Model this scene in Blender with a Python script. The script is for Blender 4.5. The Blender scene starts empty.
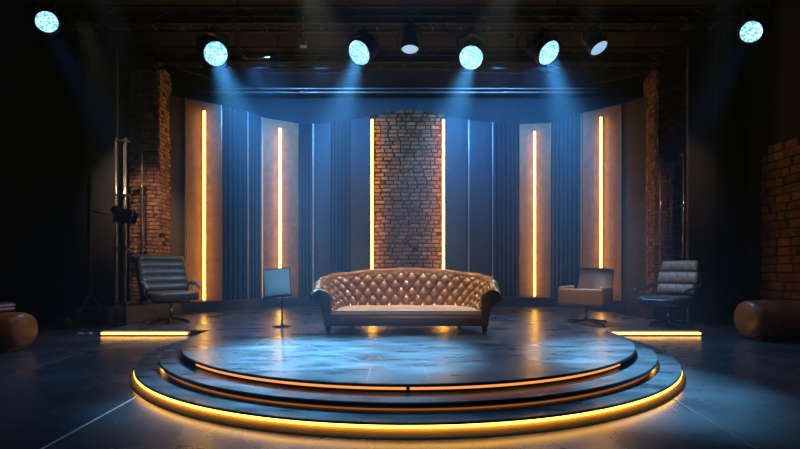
import bpy, bmesh, math, random
from mathutils import Vector, Matrix, Quaternion
random.seed(7)
PI = math.pi
SC = bpy.context.scene
COL = SC.collection

# ---------------------------------------------------------------- camera
F, CX, HY, CAMZ = 440.0, 408.0, 270.0, 1.0
cam_data = bpy.data.cameras.new('camera')
cam = bpy.data.objects.new('camera', cam_data)
COL.objects.link(cam)
cam.location = (0, 0, CAMZ)
cam.rotation_euler = (PI / 2, 0, 0)
cam_data.sensor_width = 36
cam_data.lens = 36 * F / 800
cam_data.shift_x = -(CX - 400) / 800
cam_data.shift_y = (HY - 224.5) / 800
cam_data.clip_start = 0.05
SC.camera = cam
SC.view_settings.view_transform = 'Standard'
SC.view_settings.look = 'None'
SC.view_settings.exposure = 0.0
SC.view_settings.gamma = 1.0
SC.view_settings.use_curve_mapping = False

def X(px, d): return (px - CX) / F * d
def Z(py, d): return CAMZ + (HY - py) / F * d

# ---------------------------------------------------------------- materials
def nodes_of(name):
    m = bpy.data.materials.new(name)
    m.use_nodes = True
    nt = m.node_tree
    return m, nt, nt.nodes['Principled BSDF']

def noise_ramp(nt, c1, c2, scale, detail=4, lo=.3, hi=.7, vec=None, stretch=None):
    n = nt.nodes.new('ShaderNodeTexNoise')
    n.inputs['Scale'].default_value = scale
    n.inputs['Detail'].default_value = detail
    tc = nt.nodes.new('ShaderNodeTexCoord')
    mp = nt.nodes.new('ShaderNodeMapping')
    if stretch: mp.inputs['Scale'].default_value = stretch
    nt.links.new(tc.outputs['Object'], mp.inputs['Vector'])
    nt.links.new(mp.outputs['Vector'], n.inputs['Vector'])
    r = nt.nodes.new('ShaderNodeValToRGB')
    r.color_ramp.elements[0].position = lo
    r.color_ramp.elements[1].position = hi
    r.color_ramp.elements[0].color = (*c1, 1)
    r.color_ramp.elements[1].color = (*c2, 1)
    nt.links.new(n.outputs['Fac'], r.inputs['Fac'])
    return r, n, mp

def mat(name, c1, c2=None, rough=.5, metal=0., scale=8, bump=0., bscale=None, rvar=0., stretch=None, coat=0., spec=.5, lo=.3, hi=.7):
    m, nt, b = nodes_of(name)
    c2 = c2 or tuple(x * .8 for x in c1)
    r, n, mp = noise_ramp(nt, c1, c2, scale, lo=lo, hi=hi, stretch=stretch)
    nt.links.new(r.outputs['Color'], b.inputs['Base Color'])
    b.inputs['Roughness'].default_value = rough
    b.inputs['Metallic'].default_value = metal
    b.inputs['Coat Weight'].default_value = coat
    b.inputs['Specular IOR Level'].default_value = spec
    if rvar:
        mr = nt.nodes.new('ShaderNodeMapRange')
        mr.inputs['From Min'].default_value = .3
        mr.inputs['From Max'].default_value = .7
        mr.inputs['To Min'].default_value = max(.02, rough - rvar)
        mr.inputs['To Max'].default_value = rough + rvar
        nt.links.new(n.outputs['Fac'], mr.inputs['Value'])
        nt.links.new(mr.outputs['Result'], b.inputs['Roughness'])
    if bump:
        n2 = nt.nodes.new('ShaderNodeTexNoise')
        n2.inputs['Scale'].default_value = bscale or scale * 4
        n2.inputs['Detail'].default_value = 6
        nt.links.new(mp.outputs['Vector'], n2.inputs['Vector'])
        bp = nt.nodes.new('ShaderNodeBump')
        bp.inputs['Strength'].default_value = bump
        bp.inputs['Distance'].default_value = .01
        nt.links.new(n2.outputs['Fac'], bp.inputs['Height'])
        nt.links.new(bp.outputs['Normal'], b.inputs['Normal'])
    return m

def glow(name, col, strength):
    m, nt, b = nodes_of(name)
    b.inputs['Base Color'].default_value = (.8, .7, .5, 1)
    b.inputs['Emission Color'].default_value = (*col, 1)
    b.inputs['Emission Strength'].default_value = strength
    return m

def brick_mat(name, dark, light, rough=.85):
    m, nt, b = nodes_of(name)
    at = nt.nodes.new('ShaderNodeAttribute'); at.attribute_name = 'tint'
    r = nt.nodes.new('ShaderNodeValToRGB')
    r.color_ramp.elements[0].color = (*dark, 1)
    r.color_ramp.elements[1].color = (*light, 1)
    e = r.color_ramp.elements.new(.55)
    e.color = (*[a * .45 + c * .55 for a, c in zip(dark, light)], 1)
    nt.links.new(at.outputs['Fac'], r.inputs['Fac'])
    n = nt.nodes.new('ShaderNodeTexNoise'); n.inputs['Scale'].default_value = 14; n.inputs['Detail'].default_value = 8
    tc = nt.nodes.new('ShaderNodeTexCoord')
    nt.links.new(tc.outputs['Object'], n.inputs['Vector'])
    mx = nt.nodes.new('ShaderNodeMix'); mx.data_type = 'RGBA'; mx.blend_type = 'MULTIPLY'
    mx.inputs['Factor'].default_value = .75
    r2 = nt.nodes.new('ShaderNodeValToRGB')
    r2.color_ramp.elements[0].position = .3; r2.color_ramp.elements[1].position = .65
    r2.color_ramp.elements[0].color = (.3, .3, .3, 1)
    nt.links.new(n.outputs['Fac'], r2.inputs['Fac'])
    nt.links.new(r.outputs['Color'], mx.inputs[6]); nt.links.new(r2.outputs['Color'], mx.inputs[7])
    nt.links.new(mx.outputs[2], b.inputs['Base Color'])
    b.inputs['Roughness'].default_value = rough
    bp = nt.nodes.new('ShaderNodeBump'); bp.inputs['Strength'].default_value = .6; bp.inputs['Distance'].default_value = .015
    nt.links.new(n.outputs['Fac'], bp.inputs['Height'])
    nt.links.new(bp.outputs['Normal'], b.inputs['Normal'])
    return m

def lens_mat(name, strength):
    m, nt, b = nodes_of(name)
    tc = nt.nodes.new('ShaderNodeTexCoord')
    v = nt.nodes.new('ShaderNodeTexVoronoi'); v.inputs['Scale'].default_value = 42
    v.feature = 'F1'
    nt.links.new(tc.outputs['Object'], v.inputs['Vector'])
    r = nt.nodes.new('ShaderNodeValToRGB')
    r.color_ramp.elements[0].position = .15; r.color_ramp.elements[1].position = .62
    r.color_ramp.elements[0].color = (.75, .97, 1, 1)
    r.color_ramp.elements[1].color = (.06, .33, .56, 1)
    nt.links.new(v.outputs['Distance'], r.inputs['Fac'])
    b.inputs['Base Color'].default_value = (.3, .4, .45, 1)
    b.inputs['Roughness'].default_value = .15
    nt.links.new(r.outputs['Color'], b.inputs['Emission Color'])
    b.inputs['Emission Strength'].default_value = strength
    return m

M = {}
M['floor'] = mat('dark_polished_floor', (.10, .115, .135), (.16, .18, .21), rough=.27, rvar=.06, scale=1.6, bump=.06, bscale=5, spec=.5, metal=.7)
M['platform'] = mat('dark_platform_floor', (.09, .095, .105), (.14, .15, .165), rough=.32, rvar=.08, scale=2, bump=.1, bscale=6, metal=.6)
M['slate'] = mat('blue_grey_slate', (.034, .046, .057), (.09, .115, .135), rough=.32, rvar=.08, scale=2.4, bump=.05, bscale=14, stretch=(1, 3, 1), spec=.6, lo=.36, hi=.72, metal=.25)
M['lip'] = mat('black_stage_edge', (.012, .011, .011), (.02, .018, .018), rough=.45, scale=12)
M['skirt'] = mat('tan_glow_skirt', (.22, .15, .08), (.28, .19, .10), rough=.55, scale=6)
M['inlay'] = mat('pale_metal_inlay', (.17, .2, .22), (.10, .12, .14), rough=.4, scale=3)
M['joint'] = mat('shine_floor_joint', (.5, .55, .6), (.3, .33, .36), rough=.4, scale=3)  # pale diffuse grey stands in for the joint's bright reflection
M['joint_dark'] = mat('dull_floor_joint', (.12, .11, .1), (.07, .07, .07), rough=.45, scale=3)
M['ceil'] = mat('black_ceiling_paint', (.003, .0035, .005), (.005, .006, .009), rough=.8, scale=3)
M['wallblack'] = mat('black_wall_paint', (.006, .007, .010), (.010, .011, .015), rough=.8, scale=2, bump=.2)
M['wallblue'] = mat('navy_wall_paint', (.05, .075, .10), (.07, .095, .13), rough=.75, scale=2, bump=.1)
M['navy'] = mat('navy_panel_paint', (.018, .045, .075), (.028, .06, .10), rough=.55, scale=3, stretch=(1, 1, .3), bump=.08)
M['navyfabric'] = mat('navy_fabric', (.014, .034, .058), (.022, .048, .08), rough=.85, scale=20, bump=.15)
M['brownpanel'] = mat('brown_plaster_panel', (.20, .12, .07), (.30, .18, .10), rough=.6, scale=5, bump=.25, bscale=9)
M['darkpanel'] = mat('charcoal_brown_panel', (.045, .038, .036), (.075, .062, .056), rough=.6, scale=4, bump=.3, bscale=9)
M['flat'] = mat('charcoal_flat', (.010, .012, .018), (.014, .017, .024), rough=.7, scale=4)
M['curtain'] = mat('black_navy_curtain', (.004, .007, .017), (.007, .012, .026), rough=.9, scale=10)
M['plinth'] = mat('slate_plinth', (.045, .052, .06), (.075, .085, .095), rough=.5, scale=5, bump=.2)
M['trim'] = mat('brushed_bronze_trim', (.42, .33, .25), (.3, .24, .19), rough=.4, metal=.6, scale=9)
M['steel'] = mat('brushed_steel_trim', (.62, .64, .67), (.48, .5, .53), rough=.35, metal=.6, scale=9)
M['chrome'] = mat('dull_chrome', (.34, .37, .42), (.25, .27, .31), rough=.25, metal=.85, scale=6)
M['blackmetal'] = mat('black_metal', (.012, .012, .014), (.02, .02, .022), rough=.4, metal=.4, scale=6)
M['rig'] = mat('rig_steel', (.045, .05, .06), (.02, .024, .03), rough=.45, metal=.6, scale=5)
M['rigwarm'] = mat('worn_brass', (.35, .22, .12), (.2, .12, .07), rough=.4, metal=.6, scale=12)
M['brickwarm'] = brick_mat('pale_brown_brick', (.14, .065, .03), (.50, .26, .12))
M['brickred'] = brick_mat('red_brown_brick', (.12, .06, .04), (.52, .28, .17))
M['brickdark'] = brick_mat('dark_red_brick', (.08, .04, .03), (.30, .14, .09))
M['mortar'] = mat('dark_mortar', (.02, .016, .014), (.04, .032, .028), rough=.95, scale=12, bump=.4)
M['leather'] = mat('brown_leather', (.16, .082, .030), (.24, .125, .048), rough=.24, rvar=.06, scale=7, bump=.06, bscale=60, coat=.15)
M['leatherrail'] = mat('dark_brown_leather', (.075, .032, .016), (.11, .048, .024), rough=.34, scale=7, bump=.05, bscale=60, coat=.1)
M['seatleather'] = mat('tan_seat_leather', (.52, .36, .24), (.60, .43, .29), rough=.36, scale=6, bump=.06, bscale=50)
M['button'] = mat('dark_leather_button', (.07, .035, .02), (.10, .05, .03), rough=.3, scale=9)
M['charleather'] = mat('charcoal_brown_leather', (.062, .047, .038), (.09, .07, .056), rough=.4, scale=8, bump=.06, bscale=50)
M['greyleather'] = mat('grey_taupe_leather', (.13, .11, .10), (.19, .16, .145), rough=.42, scale=8, bump=.06, bscale=50)
M['shell'] = mat('dark_blue_shell', (.018, .022, .03), (.03, .034, .042), rough=.35, scale=5)
M['tanleather'] = mat('tan_chair_leather', (.25, .14, .062), (.34, .19, .085), rough=.4, scale=7, bump=.05, bscale=50)
M['orangeleather'] = mat('cognac_leather', (.24, .10, .035), (.13, .05, .018), rough=.35, scale=3, bump=.1, bscale=25)
M['paper'] = mat('pale_paper', (.45, .5, .55), (.3, .34, .4), rough=.6, scale=30)
M['deskplate'] = mat('blue_grey_sheet', (.38, .50, .58), (.45, .58, .66), rough=.35, scale=6)
M['rug'] = mat('dark_brown_mat', (.02, .014, .012), (.035, .025, .02), rough=.6, scale=20, bump=.2)
M['led'] = glow('warm_white_led', (1, .47, .035), 15)
M['ledside'] = glow('warm_white_floor_led', (1, .50, .10), 5)
M['ledorange'] = glow('orange_led', (1, .34, .09), 1.15)
M['ledpier'] = glow('pier_led', (1, .47, .035), 26)
M['leddim'] = glow('dim_orange_led', (1, .32, .08), .28)
M['ledstage'] = glow('golden_led', (1, .46, .05), 7)
M['lens'] = lens_mat('blue_white_led_lens', 2.1)
M['lensdim'] = glow('dim_blue_lens', (.35, .6, .9), .9)

# ---------------------------------------------------------------- mesh helpers
def obj(name, bm, m, parent=None, smooth=False, loc=None, rot=None):
    me = bpy.data.meshes.new(name)
    bmesh.ops.recalc_face_normals(bm, faces=bm.faces[:])
    bm.to_mesh(me); bm.free()
    me.materials.append(M[m] if isinstance(m, str) else m)
    o = bpy.data.objects.new(name, me)
    COL.objects.link(o)
    if parent: o.parent = parent
    if loc is not None: o.location = loc
    if rot is not None: o.rotation_euler = rot
    if smooth:
        for p in me.polygons: p.use_smooth = True
    return o

def smooth_by_angle(o, deg=40):
    me = o.data
    bm = bmesh.new(); bm.from_mesh(me)
    for f in bm.faces: f.smooth = True
    for e in bm.edges:
        if len(e.link_faces) == 2 and e.calc_face_angle(0) > math.radians(deg): e.smooth = False
    bm.to_mesh(me); bm.free()
    return o

def thing(name, label, cat, loc=(0, 0, 0), rz=0, group=None):
    o = bpy.data.objects.new(name, None); COL.objects.link(o)
    o.empty_display_size = .1
    o.location = loc; o.rotation_euler = (0, 0, rz)
    o['label'] = label; o['category'] = cat
    if group: o['group'] = group
    return o

def tag(o, label, cat, group=None, kind=None):
    o['label'] = label; o['category'] = cat
    if group: o['group'] = group
    if kind: o['kind'] = kind
    return o

def struct(o, label, cat):
    o['kind'] = 'structure'; o['label'] = label; o['category'] = cat
    return o

def add_box(bm, c, s, bev=0, seg=2, rot=None):
    b2 = bmesh.new()
    bmesh.ops.create_cube(b2, size=1)
    bmesh.ops.scale(b2, vec=s, verts=b2.verts)
    if bev:
        bmesh.ops.bevel(b2, geom=b2.edges[:], offset=bev, segments=seg, profile=.5, affect='EDGES')
    if rot is not None: bmesh.ops.transform(b2, matrix=rot.to_4x4(), verts=b2.verts)
    bmesh.ops.translate(b2, vec=c, verts=b2.verts)
    merge(bm, b2)
    return bm

def merge(bm, b2):
    vm = {}
    for v in b2.verts: vm[v] = bm.verts.new(v.co)
    for f in b2.faces:
        try: bm.faces.new([vm[v] for v in f.verts])
        except ValueError: pass
    b2.free()

def frame(d):
    d = d.normalized()
    a = Vector((0, 0, 1)) if abs(d.z) < .9 else Vector((1, 0, 0))
    u = d.cross(a).normalized()
    return u, d.cross(u).normalized()

def add_cyl(bm, p0, p1, r0, r1=None, seg=12, cap=True):
    r1 = r0 if r1 is None else r1
    p0 = Vector(p0); p1 = Vector(p1)
    u, v = frame(p1 - p0)
    A = [bm.verts.new(p0 + (u * math.cos(a) + v * math.sin(a)) * r0) for a in [2 * PI * i / seg for i in range(seg)]]
    B = [bm.verts.new(p1 + (u * math.cos(a) + v * math.sin(a)) * r1) for a in [2 * PI * i / seg for i in range(seg)]]
    for i in range(seg): bm.faces.new([A[i], A[(i + 1) % seg], B[(i + 1) % seg], B[i]])
    if cap: bm.faces.new(A[::-1]); bm.faces.new(B)
    return bm

def add_tube(bm, pts, r, seg=8, rads=None):
    pts = [Vector(p) for p in pts]
    rings = []
    pu = None
    for i, p in enumerate(pts):
        d = (pts[min(i + 1, len(pts) - 1)] - pts[max(i - 1, 0)]).normalized()
        if pu is None: u, v = frame(d)
        else:
            u = (pu - d * pu.dot(d)).normalized(); v = d.cross(u)
        pu = u
        rr = rads[i] if rads else r
        rings.append([bm.verts.new(p + (u * math.cos(2 * PI * k / seg) + v * math.sin(2 * PI * k / seg)) * rr) for k in range(seg)])
    for a, b in zip(rings, rings[1:]):
        for k in range(seg): bm.faces.new([a[k], a[(k + 1) % seg], b[(k + 1) % seg], b[k]])
    bm.faces.new(rings[0][::-1]); bm.faces.new(rings[-1])
    return bm

def add_lathe(bm, prof, c=(0, 0, 0), seg=24, rot=None):
    b2 = bmesh.new()
    rings = []
    for r, z in prof:
        if r < 1e-5: rings.append([b2.verts.new((0, 0, z))])
        else: rings.append([b2.verts.new((r * math.cos(2 * PI * k / seg), r * math.sin(2 * PI * k / seg), z)) for k in range(seg)])
    for a, b in zip(rings, rings[1:]):
        for k in range(seg):
            k2 = (k + 1) % seg
            if len(a) == 1 and len(b) == 1: continue
            if len(a) == 1: b2.faces.new([a[0], b[k2], b[k]])
            elif len(b) == 1: b2.faces.new([a[k], a[k2], b[0]])
            else: b2.faces.new([a[k], a[k2], b[k2], b[k]])
    if len(rings[0]) > 1: b2.faces.new(rings[0][::-1])
    if len(rings[-1]) > 1: b2.faces.new(rings[-1])
    if rot is not None: bmesh.ops.transform(b2, matrix=rot.to_4x4(), verts=b2.verts)
    bmesh.ops.translate(b2, vec=c, verts=b2.verts)
    merge(bm, b2)
    return bm

def add_prism(bm, poly, z0, z1):
    A = [bm.verts.new((x, y, z0)) for x, y in poly]
    B = [bm.verts.new((x, y, z1)) for x, y in poly]
    n = len(poly)
    for i in range(n): bm.faces.new([A[i], A[(i + 1) % n], B[(i + 1) % n], B[i]])
    bm.faces.new(A[::-1]); bm.faces.new(B)
    return bm

def add_grid(bm, fn, nu, nv, closed_u=False):
    G = [[bm.verts.new(fn(i / (nu if closed_u else nu - 1), j / (nv - 1))) for j in range(nv)] for i in range(nu)]
    for i in range(nu if closed_u else nu - 1):
        i2 = (i + 1) % nu
        for j in range(nv - 1):
            bm.faces.new([G[i][j], G[i2][j], G[i2][j + 1], G[i][j + 1]])
    return G

def NB(): return bmesh.new()

# cushion: a superellipsoid-like soft box
def add_cushion(bm, c, s, e=.35, n=20, rot=None, crease=None):
    b2 = bmesh.new()
    def sp(a, p): return math.copysign(abs(a) ** p, a)
    def fn(u, v):
        th = 2 * PI * u; ph = -PI / 2 + PI * v
        x = sp(math.cos(ph), e) * sp(math.cos(th), e) * s[0] / 2
        y = sp(math.cos(ph), e) * sp(math.sin(th), e) * s[1] / 2
        z = sp(math.sin(ph), e) * s[2] / 2
        return Vector((x, y, z))
    add_grid(b2, fn, 2 * n, n, closed_u=True)
    bmesh.ops.remove_doubles(b2, verts=b2.verts, dist=1e-5)
    if crease: 
        for v in b2.verts: v.co = crease(v.co)
    if rot is not None: bmesh.ops.transform(b2, matrix=rot.to_4x4(), verts=b2.verts)
    bmesh.ops.translate(b2, vec=c, verts=b2.verts)
    merge(bm, b2)
    return bm

# ---------------------------------------------------------------- brickwork (relief bricks in one mesh, laid on a vertical face)
def add_bricks(bm, lay, p0, p1, z0, z1, bw=.22, bh=.085, gap=.012, depth=.05, topfn=None, drop=.0):
    """bricks on the vertical face running p0 -> p1 (plan), outward normal = right of the direction"""
    p0 = Vector((p0[0], p0[1], 0)); p1 = Vector((p1[0], p1[1], 0))
    L = (p1 - p0).length; d = (p1 - p0) / L; n = Vector((d.y, -d.x, 0))
    row = 0; z = z0
    while z < z1 - .02:
        h = min(bh, z1 - z)
        x = -bw * (.5 if row % 2 else 0) - random.uniform(0, .03)
        while x < L:
            w = bw * random.choice((1, 1, 1, .55, .8)) + random.uniform(-.015, .015)
            a = max(x, 0); b = min(x + w, L)
            x += w
            if b - a < .03: continue
            zt = z + h
            mid = (a + b) / 2
            if topfn and z + h * .5 > topfn(mid / L): continue
            if random.random() < drop: continue
            out = random.uniform(.006, .03)
            if random.random() < .02: out = -.01
            ja = random.uniform(0, gap); jz = random.uniform(-.5, .5) * gap * .6
            aa = p0 + d * (a + gap / 2 * random.uniform(.6, 1.6)); bb = p0 + d * (b - gap / 2 * random.uniform(.6, 1.6))
            za = z + gap / 2 + jz; zb = zt - gap / 2 + jz
            q = .008
            vs = []
            for (P, sgn) in ((aa, 1), (bb, -1)):
                for zz, sz in ((za, 1), (zb, -1)):
                    vs.append((bm.verts.new(P - n * depth + Vector((0, 0, zz))),
                               bm.verts.new(P + n * (out - q) + Vector((0, 0, zz + random.uniform(-.003, .003)))),
                               bm.verts.new(P + d * q * sgn + n * (out + random.uniform(-.004, .004)) + Vector((0, 0, zz + q * sz)))))
            A, B, C_, D_ = vs  # a-low a-high b-low b-high
            fs = []
            order = [A, C_, D_, B]
            for i in range(4):
                P1, P2 = order[i], order[(i + 1) % 4]
                fs.append(bm.faces.new([P1[0], P2[0], P2[1], P1[1]]))
                fs.append(bm.faces.new([P1[1], P2[1], P2[2], P1[2]]))
            fs.append(bm.faces.new([o[2] for o in order]))
            t = min(1, max(0, random.gauss(.5, .17)))
            for f in fs:
                for l in f.loops: l[lay] = (t, t, t, 1)
        z += bh; row += 1

def brick_bm():
    bm = NB(); lay = bm.loops.layers.float_color.new('tint')
    return bm, lay

# ================================================================ SETTING
DW = 12.0
bm = NB(); add_box(bm, (0, 5.5, -.05), (17, 15, .1)); struct(obj('floor', bm, 'floor'), 'dark polished studio floor around the stage', 'floor')
bm = NB(); add_box(bm, (0, 5.5, 5.75), (17, 15, .1)); struct(obj('ceiling', bm, 'ceil'), 'black studio ceiling above the lighting pipes', 'ceiling')
bm = NB(); add_box(bm, (0, DW + .05, 2.85), (17, .1, 5.7)); struct(obj('wall_back', bm, 'wallblue'), 'dark navy back wall above the panels', 'wall')
bm = NB(); add_box(bm, (-7.75, 5.5, 2.85), (.1, 13, 5.7)); struct(obj('wall_left', bm, 'wallblack'), 'black left wall behind the curtain', 'wall')
RWX = 6.42
bm = NB(); add_box(bm, (RWX + .1, 5.5, 2.85), (.1, 13, 5.7)); struct(obj('wall_right', bm, 'wallblack'), 'black right side wall', 'wall')
bm, lay = brick_bm()
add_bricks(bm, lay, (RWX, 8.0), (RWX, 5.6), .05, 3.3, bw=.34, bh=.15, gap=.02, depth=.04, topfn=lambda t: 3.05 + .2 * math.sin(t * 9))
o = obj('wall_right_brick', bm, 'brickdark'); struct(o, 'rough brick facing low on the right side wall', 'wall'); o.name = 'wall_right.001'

# back platform: low step, its edge follows the round stage
SCX, SCY = 0.0, 5.57
PH = .08
def arc(r, a0, a1, n):
    return [(SCX + r * math.sin(a0 + (a1 - a0) * i / n), SCY + r * math.cos(a0 + (a1 - a0) * i / n)) for i in range(n + 1)]
PF = 6.72
rr = 3.12
a_end = math.acos((PF - SCY) / rr)
PXL, PXR = X(103, PF), X(699, PF)
poly = [(PXL, PF)] + arc(rr, -a_end, a_end, 60) + [(PXR, PF), (PXR + .05, DW), (PXL - .1, DW)]
bm = NB(); add_prism(bm, poly, 0, PH)
struct(obj('trim_1', bm, 'platform'), 'low dark platform behind the round stage', 'platform')
def floor_strip(x0, x1, label):
    t = thing('floor_light_strip', label, 'light strip', ((x0 + x1) / 2, PF - .03, 0))
    bm = NB(); add_box(bm, (0, 0, .036), (abs(x1 - x0), .05, .034), .008); obj('light_tube', bm, 'ledside', t)
    bm = NB(); add_box(bm, (0, .004, .009), (abs(x1 - x0) + .02, .055, .016)); obj('channel', bm, 'blackmetal', t)
floor_strip(PXL, X(188, PF), 'glowing warm light bar along the platform edge, beneath the black channelled chair')
floor_strip(X(605, PF), PXR, 'glowing warm light bar along the platform edge, beneath the grey quilted chair')

# plinth under the wall panels
nodesL = [(160, 9.3), (186, 9.6), (222, 10.0), (247, 10.42), (262, 10.8), (299, 11.25), (313, 11.3), (331, 11.2), (350, 11.0), (370, 10.72)]
nodesR = [(446, 10.72), (468, 11.0), (492, 11.2), (519, 11.3), (551, 11.2), (582, 10.5), (622, 9.9), (648, 9.45), (656, 9.35)]
def plan(px, d): return (X(px, d), d)
PT = .31
front = [(-5.5, 8.1), (-5.3, 8.2), (-5.0, 9.05)] + [(X(px, d), d - .22) for px, d in nodesL[1:]] + [(X(px, d), d - .22) for px, d in nodesR[:-1]] + [(5.05, 9.05), (5.75, 8.75), (5.95, 8.75)]
bm = NB(); add_prism(bm, front + [(5.95, DW), (-6.1, DW), (-6.1, 8.1)], PH if False else 0.0, PT)
struct(obj('baseboard_back', bm, 'plinth'), 'low slate plinth running under the wall panels', 'plinth')

# floor joints
def joint(name, x0, y0, x1, y1, w, m, label):
    d = Vector((x1 - x0, y1 - y0, 0)); L = d.length; ang = math.atan2(d.y, d.x)
    bm = NB(); add_box(bm, (L / 2, 0, .0015), (L, w, .003))
    o = obj(name, bm, m, loc=(x0, y0, 0), rot=(0, 0, ang)); struct(o, label, 'floor joint')
joint('trim_2', -2.02, 2.2, -2.165, 3.72, .012, 'joint', 'straight floor joint with painted-in shine running to the stage from the lower left')
joint('trim_3', -3.74, 3.9, -4.07, 6.1, .012, 'joint_dark', 'dull floor joint at the far left of the floor')
joint('trim_4', 1.93, 2.3, 2.06, 3.45, .010, 'joint_dark', 'dull floor joint running to the stage from the lower right')

# ================================================================ WALL PANELS
PTOP = 4.75
def panel_frame(p0, p1):
    a = Vector((*p0, 0)); b = Vector((*p1, 0)); d = b - a
    return a, d.length, math.atan2(d.y, d.x)

def wall_panel(name, n0, n1, style, label, cat, top=PTOP, strip=None, trims=(), m=None, group=None, striptop=4.52, trimmat='trim'):
    p0, p1 = plan(*n0), plan(*n1)
    a, L, ang = panel_frame(p0, p1)
    t = thing(name, label, cat, (a.x, a.y, PT), ang, group)
    H = top - PT
    g = .006
    if style == 'flat':
        bm = NB(); add_box(bm, (L / 2, .035, H / 2), (L - 2 * g, .05, H), .006); obj('board', bm, m or 'navy', t)
    else:
        # fluted face: half-round ribs in one mesh
        bm = NB()
        nr = style
        pts = []
        for i in range(nr):
            x0 = g + (L - 2 * g) * i / nr; w = (L - 2 * g) / nr
            for k in range(8):
                s = k / 8
                pts.append((x0 + w * s, .03 - .05 * math.sin(PI * s) ** .7))
        pts.append((L - g, .03))
        poly = pts + [(L - g, .05), (g, .05)]
        add_prism(bm, poly, 0, H)
        smooth_by_angle(obj('fluted_board', bm, m or 'navyfabric', t), 50)
    for (s, w) in trims:
        bm = NB(); add_box(bm, (L * s + (.012 if s < .5 else -.012), -.012, H / 2), (w, .03, H), .003); obj('edge_trim', bm, trimmat, t)
    if strip:
        sw = strip[1]
        bm = NB()
        z1 = striptop - PT
        zb = .02
        add_box(bm, (L * strip[0], -.035, (zb + z1) / 2), (sw * .5, .09, z1 - zb)); obj('strip_housing', bm, 'blackmetal' if False else 'trim', t)
        bm = NB(); add_box(bm, (L * strip[0], -.10, (zb + z1) / 2), (sw * .9, .045, z1 - zb - .02), .012); obj('light_strip', bm, 'led', t)
    return t

N = nodesL
def frac(n0, n1, px):
    # fraction along panel where a camera ray through px crosses it
    (x0, y0), (x1, y1) = plan(*n0), plan(*n1)
    k = (px - CX) / F
    return (k * y0 - x0) / ((x1 - x0) - k * (y1 - y0))
wall_panel('wall_panel', N[0], N[1], 'flat', 'plain charcoal panel between the left brick column and the left outer light panel', 'wall panel', m='darkpanel', trims=((1, .018),))
wall_panel('light_panel', N[1], N[2], 'flat', 'brown wall panel with a tall glowing strip, nearest the black channelled chair', 'light panel', m='brownpanel', strip=(frac(N[1], N[2], 203.5), .058), trims=((1, .02),), group='brown panels with glowing strips')
wall_panel('fluted_panel', N[2], N[3], 5, 'narrow dark fluted panel just right of the outermost left glowing panel', 'wall panel', m='navyfabric')
wall_panel('fluted_panel', N[3], N[4], 4, 'fluted navy panel with bright metal edges left of the strip behind the music stand', 'wall panel', m='navyfabric', trims=((0, .02), (1, .03)), trimmat='steel')
wall_panel('light_panel', N[4], N[5], 'flat', 'brown wall panel whose glowing strip rises above the music stand', 'light panel', m='brownpanel', strip=(frac(N[4], N[5], 279), .075), group='brown panels with glowing strips')
wall_panel('fluted_panel', N[5], N[6], 4, 'narrow navy fluted panel right of the strip above the music stand', 'wall panel')
wall_panel('wall_panel', N[6], N[7], 'flat', 'smooth navy panel with a bright left edge, left of the brick pier', 'wall panel', trims=((0, .035),), trimmat='steel')
wall_panel('fluted_panel', N[7], N[8], 5, 'navy fluted panel just left of the smooth panel beside the brick pier', 'wall panel')
wall_panel('wall_panel', N[8], N[9], 'flat', 'smooth blue-grey panel touching the left side of the brick pier', 'wall panel')
R_ = nodesR
wall_panel('wall_panel', R_[0], R_[1], 'flat', 'smooth blue-grey panel touching the right side of the brick pier', 'wall panel')
wall_panel('wall_panel', R_[1], R_[2], 'flat', 'smooth navy panel with a thin bright left edge, right of the brick pier', 'wall panel', trims=((0, .028),), trimmat='steel')
wall_panel('fluted_panel', R_[2], R_[3], 6, 'wide navy fluted panel left of the glowing strip beside the sofa right arm', 'wall panel', trims=((0, .02),), trimmat='steel')
wall_panel('light_panel', R_[3], R_[4], 'flat', 'brown wall panel with the glowing strip between the sofa and the tan chair', 'light panel', m='brownpanel', strip=(frac(R_[3], R_[4], 534), .058), trims=((1, .018),), group='brown panels with glowing strips')
wall_panel('fluted_panel', R_[4], R_[5], 7, 'dark fluted panel between the two right glowing panels', 'wall panel', trims=((1, .018),))
wall_panel('light_panel', R_[5], R_[6], 'flat', 'brown wall panel whose glowing strip rises behind the tan chair', 'light panel', m='brownpanel', strip=(frac(R_[5], R_[6], 602.5), .058), trims=((1, .018),), group='brown panels with glowing strips')
wall_panel('wall_panel', R_[6], R_[7], 'flat', 'plain charcoal panel between the right outer glowing panel and the right brick column', 'wall panel', m='darkpanel', trims=((1, .018),))

# central brick pier
D0 = 10.5
px0, px1 = X(371, D0), X(444.5, D0)
Wp = px1 - px0
t = thing('brick_pier', 'tall brick pier between two glowing strips behind the sofa', 'brick pier', ((px0 + px1) / 2, D0, PT))
bm, lay = brick_bm()
archH = lambda s: 4.70 - PT + .10 * math.sin(PI * s)
add_bricks(bm, lay, (-Wp / 2, 0), (Wp / 2, 0), 0, 4.9 - PT, bw=.235, bh=.094, gap=.026, topfn=archH, drop=.004)
obj('brickwork', bm, 'brickwarm', t)
bm = NB(); pts = [(-Wp / 2, 0), (Wp / 2, 0)]
H0 = 4.70 - PT
n = 16
A = []; B = []
for yy, Lst in ((.0, A), (.3, B)):
    Lst.append(bm.verts.new((-Wp / 2, yy, 0)))
    for i in range(n + 1): Lst.append(bm.verts.new((-Wp / 2 + Wp * i / n, yy, H0 + .10 * math.sin(PI * i / n))))
    Lst.append(bm.verts.new((Wp / 2, yy, 0)))
bm.faces.new(A); bm.faces.new(B[::-1])
for i in range(len(A)): bm.faces.new([A[i], A[(i + 1) % len(A)], B[(i + 1) % len(A)], B[i]])
obj('core', bm, 'mortar', t)
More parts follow.
